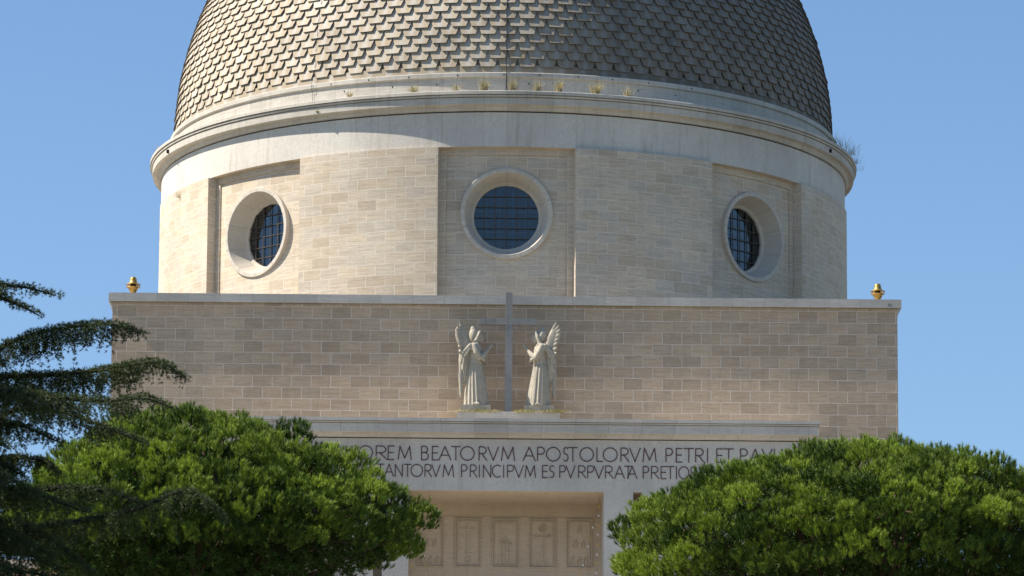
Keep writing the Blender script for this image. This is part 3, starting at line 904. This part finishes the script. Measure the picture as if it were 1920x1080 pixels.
def angel(loc, mirror, label):
    root = empty('angel_statue', loc, label, 'statue', 'stone angels beside the cross')
    bm = bmesh.new()
    # robe and torso
    loft(bm, [(0, -.47, .60, .43, 0, .075), (.12, -.47, .59, .42, 0, .075), (.55, -.45, .54, .40, 0, .07), (1.1, -.40, .45, .37, 0, .06), (1.6, -.35, .35, .34, 0, .045),
              (1.86, -.33, .30, .31, 0, .02), (1.92, -.345, .315, .325, 0, .0), (2.0, -.345, .315, .33, 0, 0), (2.05, -.33, .30, .325, 0, .03), (2.3, -.34, .31, .37, 0, .03),
              (2.5, -.33, .29, .42, 0, .03), (2.66, -.30, .23, .44, 0, .02), (2.76, -.22, .17, .34, 0, 0), (2.84, -.10, .15, .16, 0, 0), (2.95, -.04, .18, .13, 0, 0)])
    # head: skull, jaw, nose, brow
    ell(bm, (.14, 0, 3.10), (.215, .17, .26)); ell(bm, (.22, 0, 2.98), (.14, .12, .14))
    ell(bm, (.36, 0, 3.05), (.05, .03, .065)); ell(bm, (.325, 0, 3.16), (.04, .10, .03))
    ell(bm, (.325, 0, 2.955), (.035, .05, .025))
    for s in (-1, 1): ell(bm, (.31, s*.07, 3.105), (.03, .035, .02))
    # tall hood and veil
    ell(bm, (-.08, 0, 3.16), (.20, .22, .33), Matrix.Rotation(R(-8), 3, 'Y'))
    limb(bm, [(-.06, 0, 3.2), (-.12, 0, 3.45), (-.15, 0, 3.53)], [.20, .115, .055])
    for s in (-1, 1):
        limb(bm, [(.20, s*.15, 3.32), (.12, s*.19, 3.1), (.02, s*.17, 2.85)], [.045, .08, .10])
        limb(bm, [(.22, s*.13, 3.30), (.16, s*.16, 3.0)], [.035, .03])
    # collar fold
    limb(bm, [(.12, -.26, 2.66), (.27, 0, 2.56), (.12, .26, 2.66)], [.07, .06, .07])
    # arms and praying hands
    for s in (-1, 1):
        limb(bm, [(-.06, s*.38, 2.62), (.05, s*.42, 2.35), (.19, s*.37, 2.12), (.36, s*.25, 2.26), (.54, s*.09, 2.50)], [.145, .145, .125, .11, .065])
        limb(bm, [(.22, s*.36, 2.1), (.38, s*.25, 2.05), (.42, s*.22, 1.98)], [.09, .08, .04])   # sleeve
        ell(bm, (.60, s*.045, 2.585), (.085, .032, .06), Matrix.Rotation(R(-52), 3, 'Y'))
        for i, (dx, ln) in enumerate(((-.045, .13), (-.015, .155), (.015, .15), (.045, .12))):
            b0 = Vector((.64+dx*.8, s*.030, 2.63+dx*-.5))
            limb(bm, [b0, b0+Vector((.045, -s*.008, ln*.55)), b0+Vector((.075, -s*.012, ln))], [.021, .019, .014], 8)
        limb(bm, [(.575, s*.04, 2.60), (.55, s*.03, 2.68), (.56, s*.02, 2.72)], [.02, .018, .013], 8)
    # cloak falling behind
    loft(bm, [(.95, -.58, -.40, .10, 0, .05), (1.3, -.66, -.34, .24, 0, .10), (1.7, -.70, -.28, .30, 0, .12), (2.1, -.72, -.24, .33, 0, .11), (2.4, -.68, -.2, .33, 0, .09), (2.62, -.52, -.1, .33, 0, .05), (2.76, -.3, 0, .25, 0, .02)])
    limb(bm, [(.08, -.34, 2.72), (-.22, -.40, 2.66), (-.52, -.34, 2.35), (-.62, -.28, 1.95)], [.07, .09, .09, .06])
    limb(bm, [(.05, -.38, 2.6), (-.25, -.42, 2.5), (-.48, -.36, 2.15), (-.55, -.28, 1.6)], [.05, .06, .06, .04])
    # long vertical pleats
    for a in (-2.6, -2.2, -1.85, -1.5, -1.15, -.8, -.45, .1, 1.2, 2.0):
        p0 = (-.03+.34*math.cos(a), .33*math.sin(a), 1.85); p1 = (.06+.53*math.cos(a), .43*math.sin(a), .02)
        limb(bm, [p0, ((p0[0]*.55+p1[0]*.45), (p0[1]*.55+p1[1]*.45), 1.0), p1], [.022, .034, .04], 8)
    # foot
    for s in (-1, 1): limb(bm, [(.0, -.40 if s < 0 else .2, .06), (.16, -.46 if s < 0 else .25, .05)], [.07, .06])
    me = remesh(bm, 'robed_figure', .021, mirror)
    put('robed_figure', me, mat_statue, root, True)
    # wings
    for s in (-1, 1):
        bm = bmesh.new()
        y = s*.24
        rootp = Vector((-.26, y*.6, 2.62))
        tips = [(-.74, 3.70), (-.85, 3.58), (-.90, 3.40), (-.88, 3.20), (-.84, 3.00), (-.80, 2.80), (-.78, 2.58), (-.76, 2.34)]
        for i, (tx, tz) in enumerate(tips):
            b0 = rootp + Vector((-.02*i, 0, .16-.07*i)); tp = Vector((tx*.95, y*1.5+s*.012*i, tz))
            d = tp-b0
            rot = d.to_track_quat('Z', 'Y').to_matrix()
            mid = b0+d*.5
            # feather: long flat blade
            xr = Vector((0, 1, 0)); zr = d.normalized(); yr = zr.cross(xr).normalized(); xr = yr.cross(zr)
            rm = Matrix((xr, yr, zr)).transposed()
            ell(bm, mid, (.034, .085, d.length*.54), rm, 12)
        for i in range(7):
            b0 = Vector((-.50-.02*i, y*.8, 2.25-.18*i)); tp = Vector((-.70+.02*abs(i-2), y*.9, 1.62-.20*i))
            d = tp-b0
            xr = Vector((0, 1, 0)); zr = d.normalized(); yr = zr.cross(xr).normalized(); xr = yr.cross(zr)
            rm = Matrix((xr, yr, zr)).transposed()
            ell(bm, b0+d*.5, (.05, .085, d.length*.56), rm, 12)
        ell(bm, (-.60, y*1.3, 3.02), (.25, .04, .54), Matrix.Rotation(R(-22), 3, 'Y'))
        ell(bm, (-.62, y*.9, 1.75), (.10, .05, .85))
        ell(bm, (-.34, y*.7, 2.80), (.10, .07, .24), Matrix.Rotation(R(-30), 3, 'Y'))
        me = remesh(bm, 'wing', .019, mirror)
        put('wing', me, mat_statue, root, True)
    mb = MB()
    x, yy, z = loc
    sx = -1 if mirror else 1
    xa, xb = sorted((x-.62*sx, x+.68*sx))
    mb.box(xa, xb, yy-.42, yy+.42, z-.285, z+.01)
    mb.build('base_block', mat_statue, root)
    return root
angel((-1.38, -21.55, 36.622), False, 'praying stone angel facing right, left of the cross, wing raised behind its tall hood')
angel((1.46, -21.55, 36.622), True, 'praying stone angel facing left, right of the cross, in a pointed hood')

# ------------------------------------------------------------------ grass tufts in the joints
def tuft_mesh(n, h, spread, seed, w=.010, droop=.5, lx=.05):
    rg = np.random.default_rng(seed)
    V, F, C = [], [], []
    for i in range(n):
        a = rg.uniform(0, 2*math.pi); lean = rg.uniform(.05, 1)**.8*spread; L = h*rg.uniform(.45, 1)
        bx, by = rg.normal(0, lx), rg.normal(0, lx*.6)
        d = np.array([math.cos(a)*lean, math.sin(a)*lean*.7, 1.0]); d /= np.linalg.norm(d)
        sd = np.array([math.cos(a+1.57), math.sin(a+1.57), 0])*w
        if abs(sd[0]) < w*.5: sd[0] = w*.6
        p = np.array([bx, by, 0.0]); b = len(V); pts = [p]
        for k in range(3):
            dd = d.copy(); dd[2] -= droop*k*.45*lean; p = p+dd*L/3; pts.append(p)
        for k, q in enumerate(pts):
            ww = (1, .8, .55, .12)[k]
            V += [q-sd*ww, q+sd*ww]
        for k in range(3): F.append((b+2*k, b+2*k+1, b+2*k+3, b+2*k+2)); C.append(rg.uniform())
    return np.array(V), np.array(F), np.array(C)
def tuft(loc, n, h, spread, seed, label, mat=None, group='dry grass tufts on the dome cornice', name='grass_tuft', cat='grass', lx=.07, w=.013, droop=.35):
    V, F, C = tuft_mesh(n, h, spread, seed, w, droop, lx)
    o = np_mesh(name, V, F, mat or mat_straw, rnd=C)
    o.location = loc
    tag(o, label, cat, group)
    return o
zc_ = 51.93
def on_ledge(th, r=16.95): return ringpt(r, th, zc_-.01)
TF = [(-.062, 60, .62, .9, 'dense straw tuft on the cornice just left of the cable down the dome'),
      (.013, 60, .60, .9, 'dense straw tuft on the cornice just right of the cable down the dome'),
      (.080, 40, .62, .7, 'narrow brownish grass tuft, second on the cornice to the right of the cable'),
      (.138, 60, .62, .9, 'straw tuft with upright stalks, third on the cornice to the right of the cable'),
      (.240, 70, .68, 1.3, 'wide spreading straw tuft, fourth on the cornice to the right of the cable'),
      (.330, 36, .55, .8, 'sparse straw tuft, rightmost of the pale tufts on the cornice'),
      (-.138, 22, .50, .9, 'thin wispy grass tuft on the cornice, second to the left of the cable'),
      (-.255, 46, .45, 1.5, 'low sprawling grass tuft on the sunlit cornice, third to the left of the cable'),
      (-.44, 26, .40, 1.3, 'faint wispy tuft on the sunlit cornice above the left pilaster')]
for i, (th, n, h, sp, lb) in enumerate(TF):
    tuft(on_ledge(th), int(n*1.5), h*1.15, sp*.8, 20+i, lb)
for i, (th, n, h) in enumerate(((1.20, 70, .95), (1.32, 80, 1.0), (1.43, 70, .8), (1.52, 40, .55))):
    tuft(ringpt(17.0, th, zc_-.02), n, h, 1.1, 50+i, ['dark feathery grass where the dome edge meets the cornice on the right', 'tall dark feathery grass against the sky on the right of the cornice', 'dark grass drooping over the right rim of the cornice', 'smallest wispy grass at the outermost right rim of the cornice'][i], mat_sedge, 'dark grasses on the right rim of the cornice', lx=.25, w=.007, droop=.7)
tuft(ringpt(17.05, -1.35, zc_-.02), 20, .5, 1.0, 71, 'thin dry stalks on the left rim of the cornice against the sky', lx=.15, w=.006)
tuft(ringpt(16.82, R(-66), 48.98), 46, .50, 1.3, 72, 'dry grass sprouting on top of the sunlit pilaster at the left edge of the drum', lx=.10, w=.007)
tuft(ringpt(17.09, R(-30.5), 51.36), 60, .13, 1.5, 73, 'small green weed growing in the cornice face on the left', mat_sedge, None, 'weed', 'plant', lx=.04, w=.015)
PL = [(-1.98, 'left end of the plinth'), (-1.35, 'plinth below the feet of the left angel'), (-1.0, 'plinth just right of the left angel'), (-.55, 'plinth between the left angel and the cross'), (.55, 'plinth just right of the cross'),
      (1.0, 'plinth between the cross and the right angel'), (1.55, 'plinth below the feet of the right angel'), (1.95, 'plinth just right of the right angel'), (2.24, 'right end of the plinth')]
for i, (x, s) in enumerate(PL):
    tuft((x, -22.02, 36.31), 110, .24, 1.7, 90+i, 'low yellowish grass on the '+s, mat_sedge if i % 3 else mat_straw, 'yellowish grasses along the plinth', lx=.16, w=.012, droop=1.6)

# ------------------------------------------------------------------ paper garlands in the portico
def garland(name, items, top, bot, label):
    root = empty(name, top, label, 'garland', 'paper garlands hanging in the portico')
    mb = MB(); mb.tube([top, bot], .004, 4); mb.build('string', mat_cable, root)
    for i, (f, colr) in enumerate(items):
        p = Vector(top).lerp(Vector(bot), f)
        a = random.uniform(-.6, .6)
        mb = MB()
        w, h = random.uniform(.04, .06), random.uniform(.10, .15)
        c, s = math.cos(a), math.sin(a)
        L = [(0, h/2), (-w, -h/2), (-w*.2, -h*.35), (w, -h/2)]
        A = [(p.x+x*c, p.y+x*s-.02, p.z+z) for x, z in L]; B = [(p.x+x*c, p.y+x*s+.01, p.z+z) for x, z in L]
        for q in ((0, 1, 2), (0, 2, 3)):
            mb.quad([A[k] for k in q]); mb.quad([B[k] for k in q[::-1]])
        for k in range(4): mb.quad([A[k], A[(k+1) % 4], B[(k+1) % 4], B[k]])
        mb.build('paper_bird', mat_white_paper if colr == 'w' else mat_yellow_paper, root)
zt_, zb_ = 32.4509, 28.5302
def fr(cy): return (32.76-(32.51-(cy-100)/620*3.19))/3.96
garland('paper_garland', [(fr(c), k) for c, k in ((135, 'y'), (215, 'w'), (300, 'y'), (375, 'w'), (462, 'y'), (545, 'w'), (620, 'y'), (705, 'w'))], (4.0366, -23.0637, zt_), (3.8881, -23.0637, zb_), 'straight string of white and yellow paper birds hanging beside the right pier of the portico')
garland('paper_garland', [(fr(c), k) for c, k in ((318, 'w'), (410, 'y'), (480, 'w'), (555, 'y'), (640, 'w'), (710, 'y'))], (4.096, -23.1627, zt_), (3.0961, -23.1627, zb_), 'slanting string of white and yellow paper birds near the right pier of the portico')
garland('paper_garland', [(fr(c), k) for c, k in ((330, 'y'), (408, 'w'), (495, 'y'), (570, 'w'), (650, 'y'))], (-4.1018, -23.1627, zt_), (-3.2405, -23.1627, zb_), 'slanting string of paper birds beside the left pine, in front of the leftmost relief panel')
garland('paper_garland', [(fr(c), k) for c, k in ((300, 'w'), (380, 'w'), (465, 'y'), (570, 'w'), (655, 'y'))], (-4.082, -23.0637, zt_), (-4.082, -23.0637, zb_), 'straight string of paper birds hanging against the left pier of the portico')

# ------------------------------------------------------------------ trees
def unit(v): return v/np.maximum(np.linalg.norm(v, axis=-1, keepdims=True), 1e-9)
def needles(base, axis, nn, ln, wd, spread, stem, rg, bright):
    """brushes of needles: nn per tuft, as thin triangles"""
    T = len(base)
    B = np.repeat(base, nn, 0); A = np.repeat(axis, nn, 0)
    off = rg.uniform(0, 1, (T*nn, 1))*stem
    rnd = unit(rg.normal(size=(T*nn, 3)))
    perp = unit(rnd - A*np.sum(rnd*A, 1, keepdims=True))
    ang = rg.uniform(spread[0], spread[1], (T*nn, 1))
    d = unit(A*np.cos(ang)+perp*np.sin(ang))
    L = rg.uniform(.7, 1.1, (T*nn, 1))*ln
    p0 = B + A*off
    side = unit(np.cross(d, rg.normal(size=(T*nn, 3))))*wd
    V = np.stack([p0-side, p0+side, p0+d*L], 1).reshape(-1, 3)
    F = np.arange(T*nn*3).reshape(-1, 3)
    rv = np.clip(np.repeat(bright, nn)+rg.normal(0, .10, T*nn), 0, 1)
    return V, F, rv

def pine(cx, cy, cz, rxl, rxr, ry, rtop, rbot, label, seed, zground, pw=1.1, nl=800, extra=()):
    rg = np.random.default_rng(seed)
    root = empty('stone_pine', (cx+.2, cy, zground), label, 'pine tree', 'stone pines in front of the basilica')
    lobes = []
    tries = 0
    while len(lobes) < nl and tries < 60000:
        tries += 1
        a = rg.uniform(0, 2*math.pi); s = rg.uniform(-.50, 1.0)
        s_ = abs(s)
        cr_ = math.sqrt(max(0, 1-s_**(pw if s > 0 else 3.0)))
        j = 1+.05*math.sin(a*3+seed)+.04*math.sin(a*7+1.3*seed)
        rad = rg.uniform(.86, .98)
        rx = rxr if math.cos(a) > 0 else rxl
        p = np.array([cx+rx*cr_*math.cos(a)*rad*j, cy+ry*cr_*math.sin(a)*rad*j, cz+(rtop if s > 0 else rbot)*s*rad])
        r = rg.uniform(.26, .62)
        if all(np.linalg.norm(p-q) > .88*(r+t) for q, t in lobes):
            lobes.append((p, r))
    for e in extra: lobes.append((np.array(e[:3]), e[3]))
    base, axis, br = [], [], []
    cen = np.array([cx, cy, cz-.8])
    rm = (rxl+rxr)/2
    for p, r in lobes:
        out = unit((p-cen)*np.array([1/rm, 1/ry, 1.5/rtop]))
        k = int(400*r*r)
        d = unit(rg.normal(size=(k*3, 3)))
        keep = (d@out > -.3) & (d[:, 2] > -.75)
        d = d[keep][:k]
        rr = r*rg.uniform(.60, 1.12, (len(d), 1))*np.array([1, 1, .85])
        q = p+d*rr
        ax = unit(d*.45+out*.30+np.array([0, 0, .9])+rg.normal(0, .16, d.shape))
        base.append(q); axis.append(ax)
        br.append(np.clip(rg.normal(.48, .24)+rg.normal(0, .18, len(d)), 0, 1))
    base = np.concatenate(base); axis = np.concatenate(axis); br = np.concatenate(br)
    k = 8500
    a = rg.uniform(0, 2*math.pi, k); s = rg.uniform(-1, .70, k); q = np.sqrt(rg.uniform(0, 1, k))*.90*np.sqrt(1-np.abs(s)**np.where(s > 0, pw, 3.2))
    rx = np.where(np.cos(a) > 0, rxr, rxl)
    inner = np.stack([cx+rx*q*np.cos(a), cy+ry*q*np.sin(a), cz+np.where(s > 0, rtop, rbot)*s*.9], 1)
    V2, F2, r2 = needles(inner, unit(rg.normal(size=(k, 3))+np.array([0, 0, .5])), 24, .22, .013, (.3, 1.5), .2, rg, np.full(k, .06))  # inner needles coloured dark, standing in for the shade inside the crown
    V1, F1, r1 = needles(base, axis, 32, .155, .0080, (.10, .85), .13, rg, br)
    V = np.concatenate([V1, V2]); F = np.concatenate([F1, F2+len(V1)]); rr = np.concatenate([r1, r2])
    print('pine', len(lobes), len(base), len(F))
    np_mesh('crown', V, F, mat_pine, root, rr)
    mb = MB()
    fork = Vector((cx+.1, cy, cz-rbot-1.3))
    mb.tube([(cx+.2, cy, zground-.4), (cx+.28, cy, zground+2.5), (cx+.05, cy+.1, (zground+fork.z)/2+1), fork], [.42, .36, .32, .30], 12)
    mb.build('trunk', mat_bark, root)
    rl = random.Random(seed)
    order = sorted(lobes, key=lambda q: math.atan2(q[0][1]-cy, q[0][0]-cx))
    nb = 9
    for i in range(nb):
        grp = order[i*len(order)//nb:(i+1)*len(order)//nb]
        m_ = np.mean([g_[0] for g_ in grp], 0)
        end = Vector((cx+(m_[0]-cx)*1.0, cy+(m_[1]-cy)*1.0, cz+.1*rtop))
        mb = MB()
        mid = fork.lerp(end, .5)+Vector((rl.uniform(-.4, .4), rl.uniform(-.3, .3), -.5+rl.uniform(-.2, .3)))
        q1 = fork.lerp(mid, .5)+Vector((rl.uniform(-.25, .25), 0, -.1+rl.uniform(-.2, .2))); q2 = mid.lerp(end, .5)+Vector((rl.uniform(-.2, .2), rl.uniform(-.2, .2), .05))
        mb.tube(catmull([fork, q1, mid, q2, end], 5).tolist(), list(np.linspace(.19, .05, 21)), 8)
        for p, r in grp[::2]:
            tgt = Vector(p); frm = [mid, q2, end][rl.randrange(3)]
            mm = frm.lerp(tgt, .5)+Vector((rl.uniform(-.15, .15), rl.uniform(-.15, .15), rl.uniform(-.05, .2)))
            mb.tube([frm, mm, tgt], [.045, .028, .012], 5, cap=False)
        mb.build('limb', mat_bark, root)
    return root

def catmull(pts, n=14):
    P = [np.array(p, float) for p in pts]; P = [2*P[0]-P[1]]+P+[2*P[-1]-P[-2]]
    out = []
    for i in range(1, len(P)-2):
        for k in range(n):
            t = k/n
            out.append(.5*((2*P[i])+(-P[i-1]+P[i+1])*t+(2*P[i-1]-5*P[i]+4*P[i+1]-P[i+2])*t*t+(-P[i-1]+3*P[i]-3*P[i+1]+P[i+2])*t**3))
    out.append(P[-2])
    return np.array(out)

pine(-9.75, -100, 20.30, 4.6, 6.55, 4.8, 2.75, 2.6, 'broad umbrella pine on the left, overlapped by the drooping cedar boughs', 3, hill(-8.3, -100), .98)
pine(9.40, -98, 20.10, 6.8, 6.0, 5.2, 2.40, 2.7, 'bright green umbrella pine on the right, running out of the frame', 5, hill(8.5, -98), 1.5)

# --- cedar with drooping boughs
def catmull(pts, n=14):
    P = [np.array(p, float) for p in pts]; P = [2*P[0]-P[1]]+P+[2*P[-1]-P[-2]]
    out = []
    for i in range(1, len(P)-2):
        for k in range(n):
            t = k/n
            out.append(.5*((2*P[i])+(-P[i-1]+P[i+1])*t+(2*P[i-1]-5*P[i]+4*P[i+1]-P[i+2])*t*t+(-P[i-1]+3*P[i]-3*P[i+1]+P[i+2])*t**3))
    out.append(P[-2])
    return np.array(out)
def cedar():
    rg = np.random.default_rng(21)
    tx, ty = -15.2, -130.0
    zg = hill(tx, ty)
    root = empty('cedar_tree', (tx, ty, zg), 'dark blue-green cedar at the left edge, its layered boughs drooping in front of the wall', 'cedar tree')
    mb = MB()
    mb.tube([(tx, ty, zg-.3), (tx+.1, ty, zg+4), (tx, ty, zg+10), (tx, ty, zg+16)], [.55, .45, .3, .08], 12)
    mb.build('trunk', mat_bark_c, root)
    boughs = [  # (points (x,z), y, hang, density)
        ([(-15.2, 20.6), (-12.52, 20.97), (-11.84, 20.86), (-11.28, 20.81), (-10.66, 20.64)], -130, .30, 1.0),
        ([(-15.2, 20.2), (-12.4, 20.80), (-11.84, 20.69), (-11.39, 20.50), (-11.05, 20.32)], -129.4, .30, 1.0),
        ([(-15.2, 18.0), (-12.46, 19.10), (-11.81, 19.50), (-11.15, 19.80), (-10.15, 20.00), (-9.36, 20.02), (-8.87, 19.84)], -130, .80, 1.4),
        ([(-15.2, 18.2), (-12.56, 19.00), (-11.89, 19.08), (-10.88, 19.13), (-9.86, 19.22), (-8.86, 19.40), (-8.40, 19.36), (-8.03, 19.12)], -129, .80, 1.45),
        ([(-15.2, 18.0), (-12.35, 18.45), (-10.58, 18.30), (-9.48, 18.24), (-8.71, 18.30), (-8.10, 18.10)], -131, .60, 1.2),
        ([(-15.2, 18.6), (-12.75, 18.75), (-12.07, 18.99), (-11.44, 19.10), (-10.80, 18.92), (-10.22, 18.62)], -127, .55, 1.3),
        ([(-15.2, 17.4), (-12.84, 18.35), (-11.92, 18.84), (-11.46, 18.90), (-10.77, 18.82), (-9.83, 18.50), (-9.07, 18.20)], -126, .60, 1.3),
        ([(-15.2, 17.2), (-12.82, 17.74), (-11.43, 17.81), (-10.85, 17.50)], -126, .8, 1.4),
        ([(-15.2, 17.6), (-12.6, 18.1), (-11.6, 18.15), (-10.6, 17.75)], -128.5, .7, 1.2),
        ([(-15.2, 16.0), (-12.69, 16.75), (-10.87, 17.00), (-9.73, 16.95), (-8.81, 16.62)], -127, .5, 1.0),
        ([(-15.2, 15.2), (-10.94, 16.35), (-9.21, 16.70), (-8.30, 17.08), (-7.72, 16.97), (-7.22, 16.55)], -126, .75, .9),
        ([(-15.2, 15.6), (-12.68, 16.25), (-11.65, 16.27), (-10.84, 15.85), (-10.03, 15.25)], -127, .55, 1.1),
        ([(-15.2, 14.6), (-12.6, 15.5), (-11.5, 15.5), (-10.6, 15.1)], -128, .7, 1.2),
        ([(-15.2, 16.8), (-12.8, 17.2), (-12.0, 17.2), (-11.3, 16.9)], -129.5, .9, 1.5),
        ([(-15.2, 15.9), (-12.8, 16.5), (-11.2, 16.4), (-9.9, 16.0)], -130.5, .9, 1.2),
        ([(-15.2, 19.6), (-13.0, 20.0), (-12.3, 19.7)], -131.5, .7, 1.2),
        ([(-15.2, 15.0), (-12.9, 15.9), (-11.8, 15.8), (-10.7, 15.3)], -129, .8, 1.4),
        ([(-15.2, 16.2), (-12.9, 16.9), (-11.9, 16.8), (-10.9, 16.3)], -131, .8, 1.4),
        ([(-15.2, 16.9), (-12.9, 17.6), (-12.1, 17.5), (-11.4, 17.1)], -132, .8, 1.4),
        ([(-15.2, 14.2), (-12.8, 15.1), (-11.6, 14.9), (-10.2, 14.6)], -130, .6, 1.4),
    ]
    for k in range(15):  # further boughs added out of view to shade the lower visible ones
        a = k*2.4; zz = 15.6+.62*k; L = 3.6-.14*k
        dx, dy = math.cos(a)*L, math.sin(a)*L
        if dx > 1.9: dx = 1.9
        boughs.append(([(tx, zz-.6), (tx+dx*.5, zz), (tx+dx, zz-.1)], (ty+dy*.5, ty+dy), .8, 1.1))
    Bp, Ax, Br = [], [], []
    for bi, (pts, y, hang, dens) in enumerate(boughs):
        if isinstance(y, tuple): P3 = [(pts[0][0], ty, pts[0][1]), (pts[1][0], y[0], pts[1][1]), (pts[2][0], y[1], pts[2][1])]
        else: P3 = [(x, ty+(y-ty)*min(1, i/1.0), z) for i, (x, z) in enumerate(pts)]
        C = catmull(P3)
        mb = MB()
        Cb = C-np.array([0, 0, .05]); mb.tube(Cb[::3].tolist()+[Cb[-1].tolist()], list(np.linspace(.075, .010, len(C[::3])+1)), 6)
        bough = mb.build('bough', mat_bark_c, root)
        seg = np.linalg.norm(np.diff(C, axis=0), axis=1); S = np.concatenate([[0], np.cumsum(seg)]); Ltot = S[-1]
        start = 4 if isinstance(y, tuple) else max(0, np.searchsorted(C[:, 0], -14.6)-1)
        s = S[start]
        b_ = rg.uniform(.25, .7)
        while s < Ltot:
            f = s/Ltot
            p = np.array([np.interp(s, S, C[:, k]) for k in range(3)])
            tdir = unit(np.array([np.interp(min(s+.1, Ltot), S, C[:, k])-np.interp(max(s-.1, 0), S, C[:, k]) for k in range(3)]))
            tap = min(1, (Ltot-s)/1.5)
            # side branchlets spreading in the bough's plane and drooping at their ends
            for _ in range(2):
                L = (.16+.68*tap)*rg.uniform(.4, 1.1)
                side = unit(np.cross(tdir, [0, 0, 1]))*(1 if rg.random() < .5 else -1)
                d0 = unit(side*rg.uniform(.4, 1)+tdir*rg.uniform(.4, 1.0)+np.array([0, 0, rg.uniform(-.05, .15)]))
                q = p.copy(); n = max(3, int(L/.075)); dd = d0.copy()
                br0 = np.clip(b_+rg.normal(0, .12), 0, 1)
                for k in range(n):
                    q = q+dd*.075; dd = unit(dd+np.array([0, 0, -.07-.05*hang]))
                    Bp.append(q+rg.normal(0, .015, 3)); Ax.append(unit(dd*.7+rg.normal(0, .5, 3)+np.array([0, 0, .25]))); Br.append(br0)
                    # hanging twigs
                    if rg.random() < .27*dens:
                        hl = hang*rg.uniform(.15, .75)*(.35+.65*tap)
                        if rg.random() < .08: hl *= 1.6
                        w = q.copy(); hd = unit(np.array([rg.normal(0, .25), rg.normal(0, .25), -1]))
                        for j in range(int(hl/.05)):
                            w = w+hd*.05
                            Bp.append(w+rg.normal(0, .012, 3)); Ax.append(unit(rg.normal(0, 1, 3)+np.array([0, 0, -.3]))); Br.append(br0-.1)
            s += .075/dens
    Bp = np.array(Bp); Ax = np.array(Ax); Br = np.array(Br)
    V, F, r = needles(Bp, Ax, 12, .078, .0052, (.3, 1.35), .03, rg, np.clip(Br, 0, 1))
    np_mesh('foliage', V, F, mat_cedar, root, r)
    print('cedar tris', len(F))
cedar()
print('objects', len(bpy.data.objects))
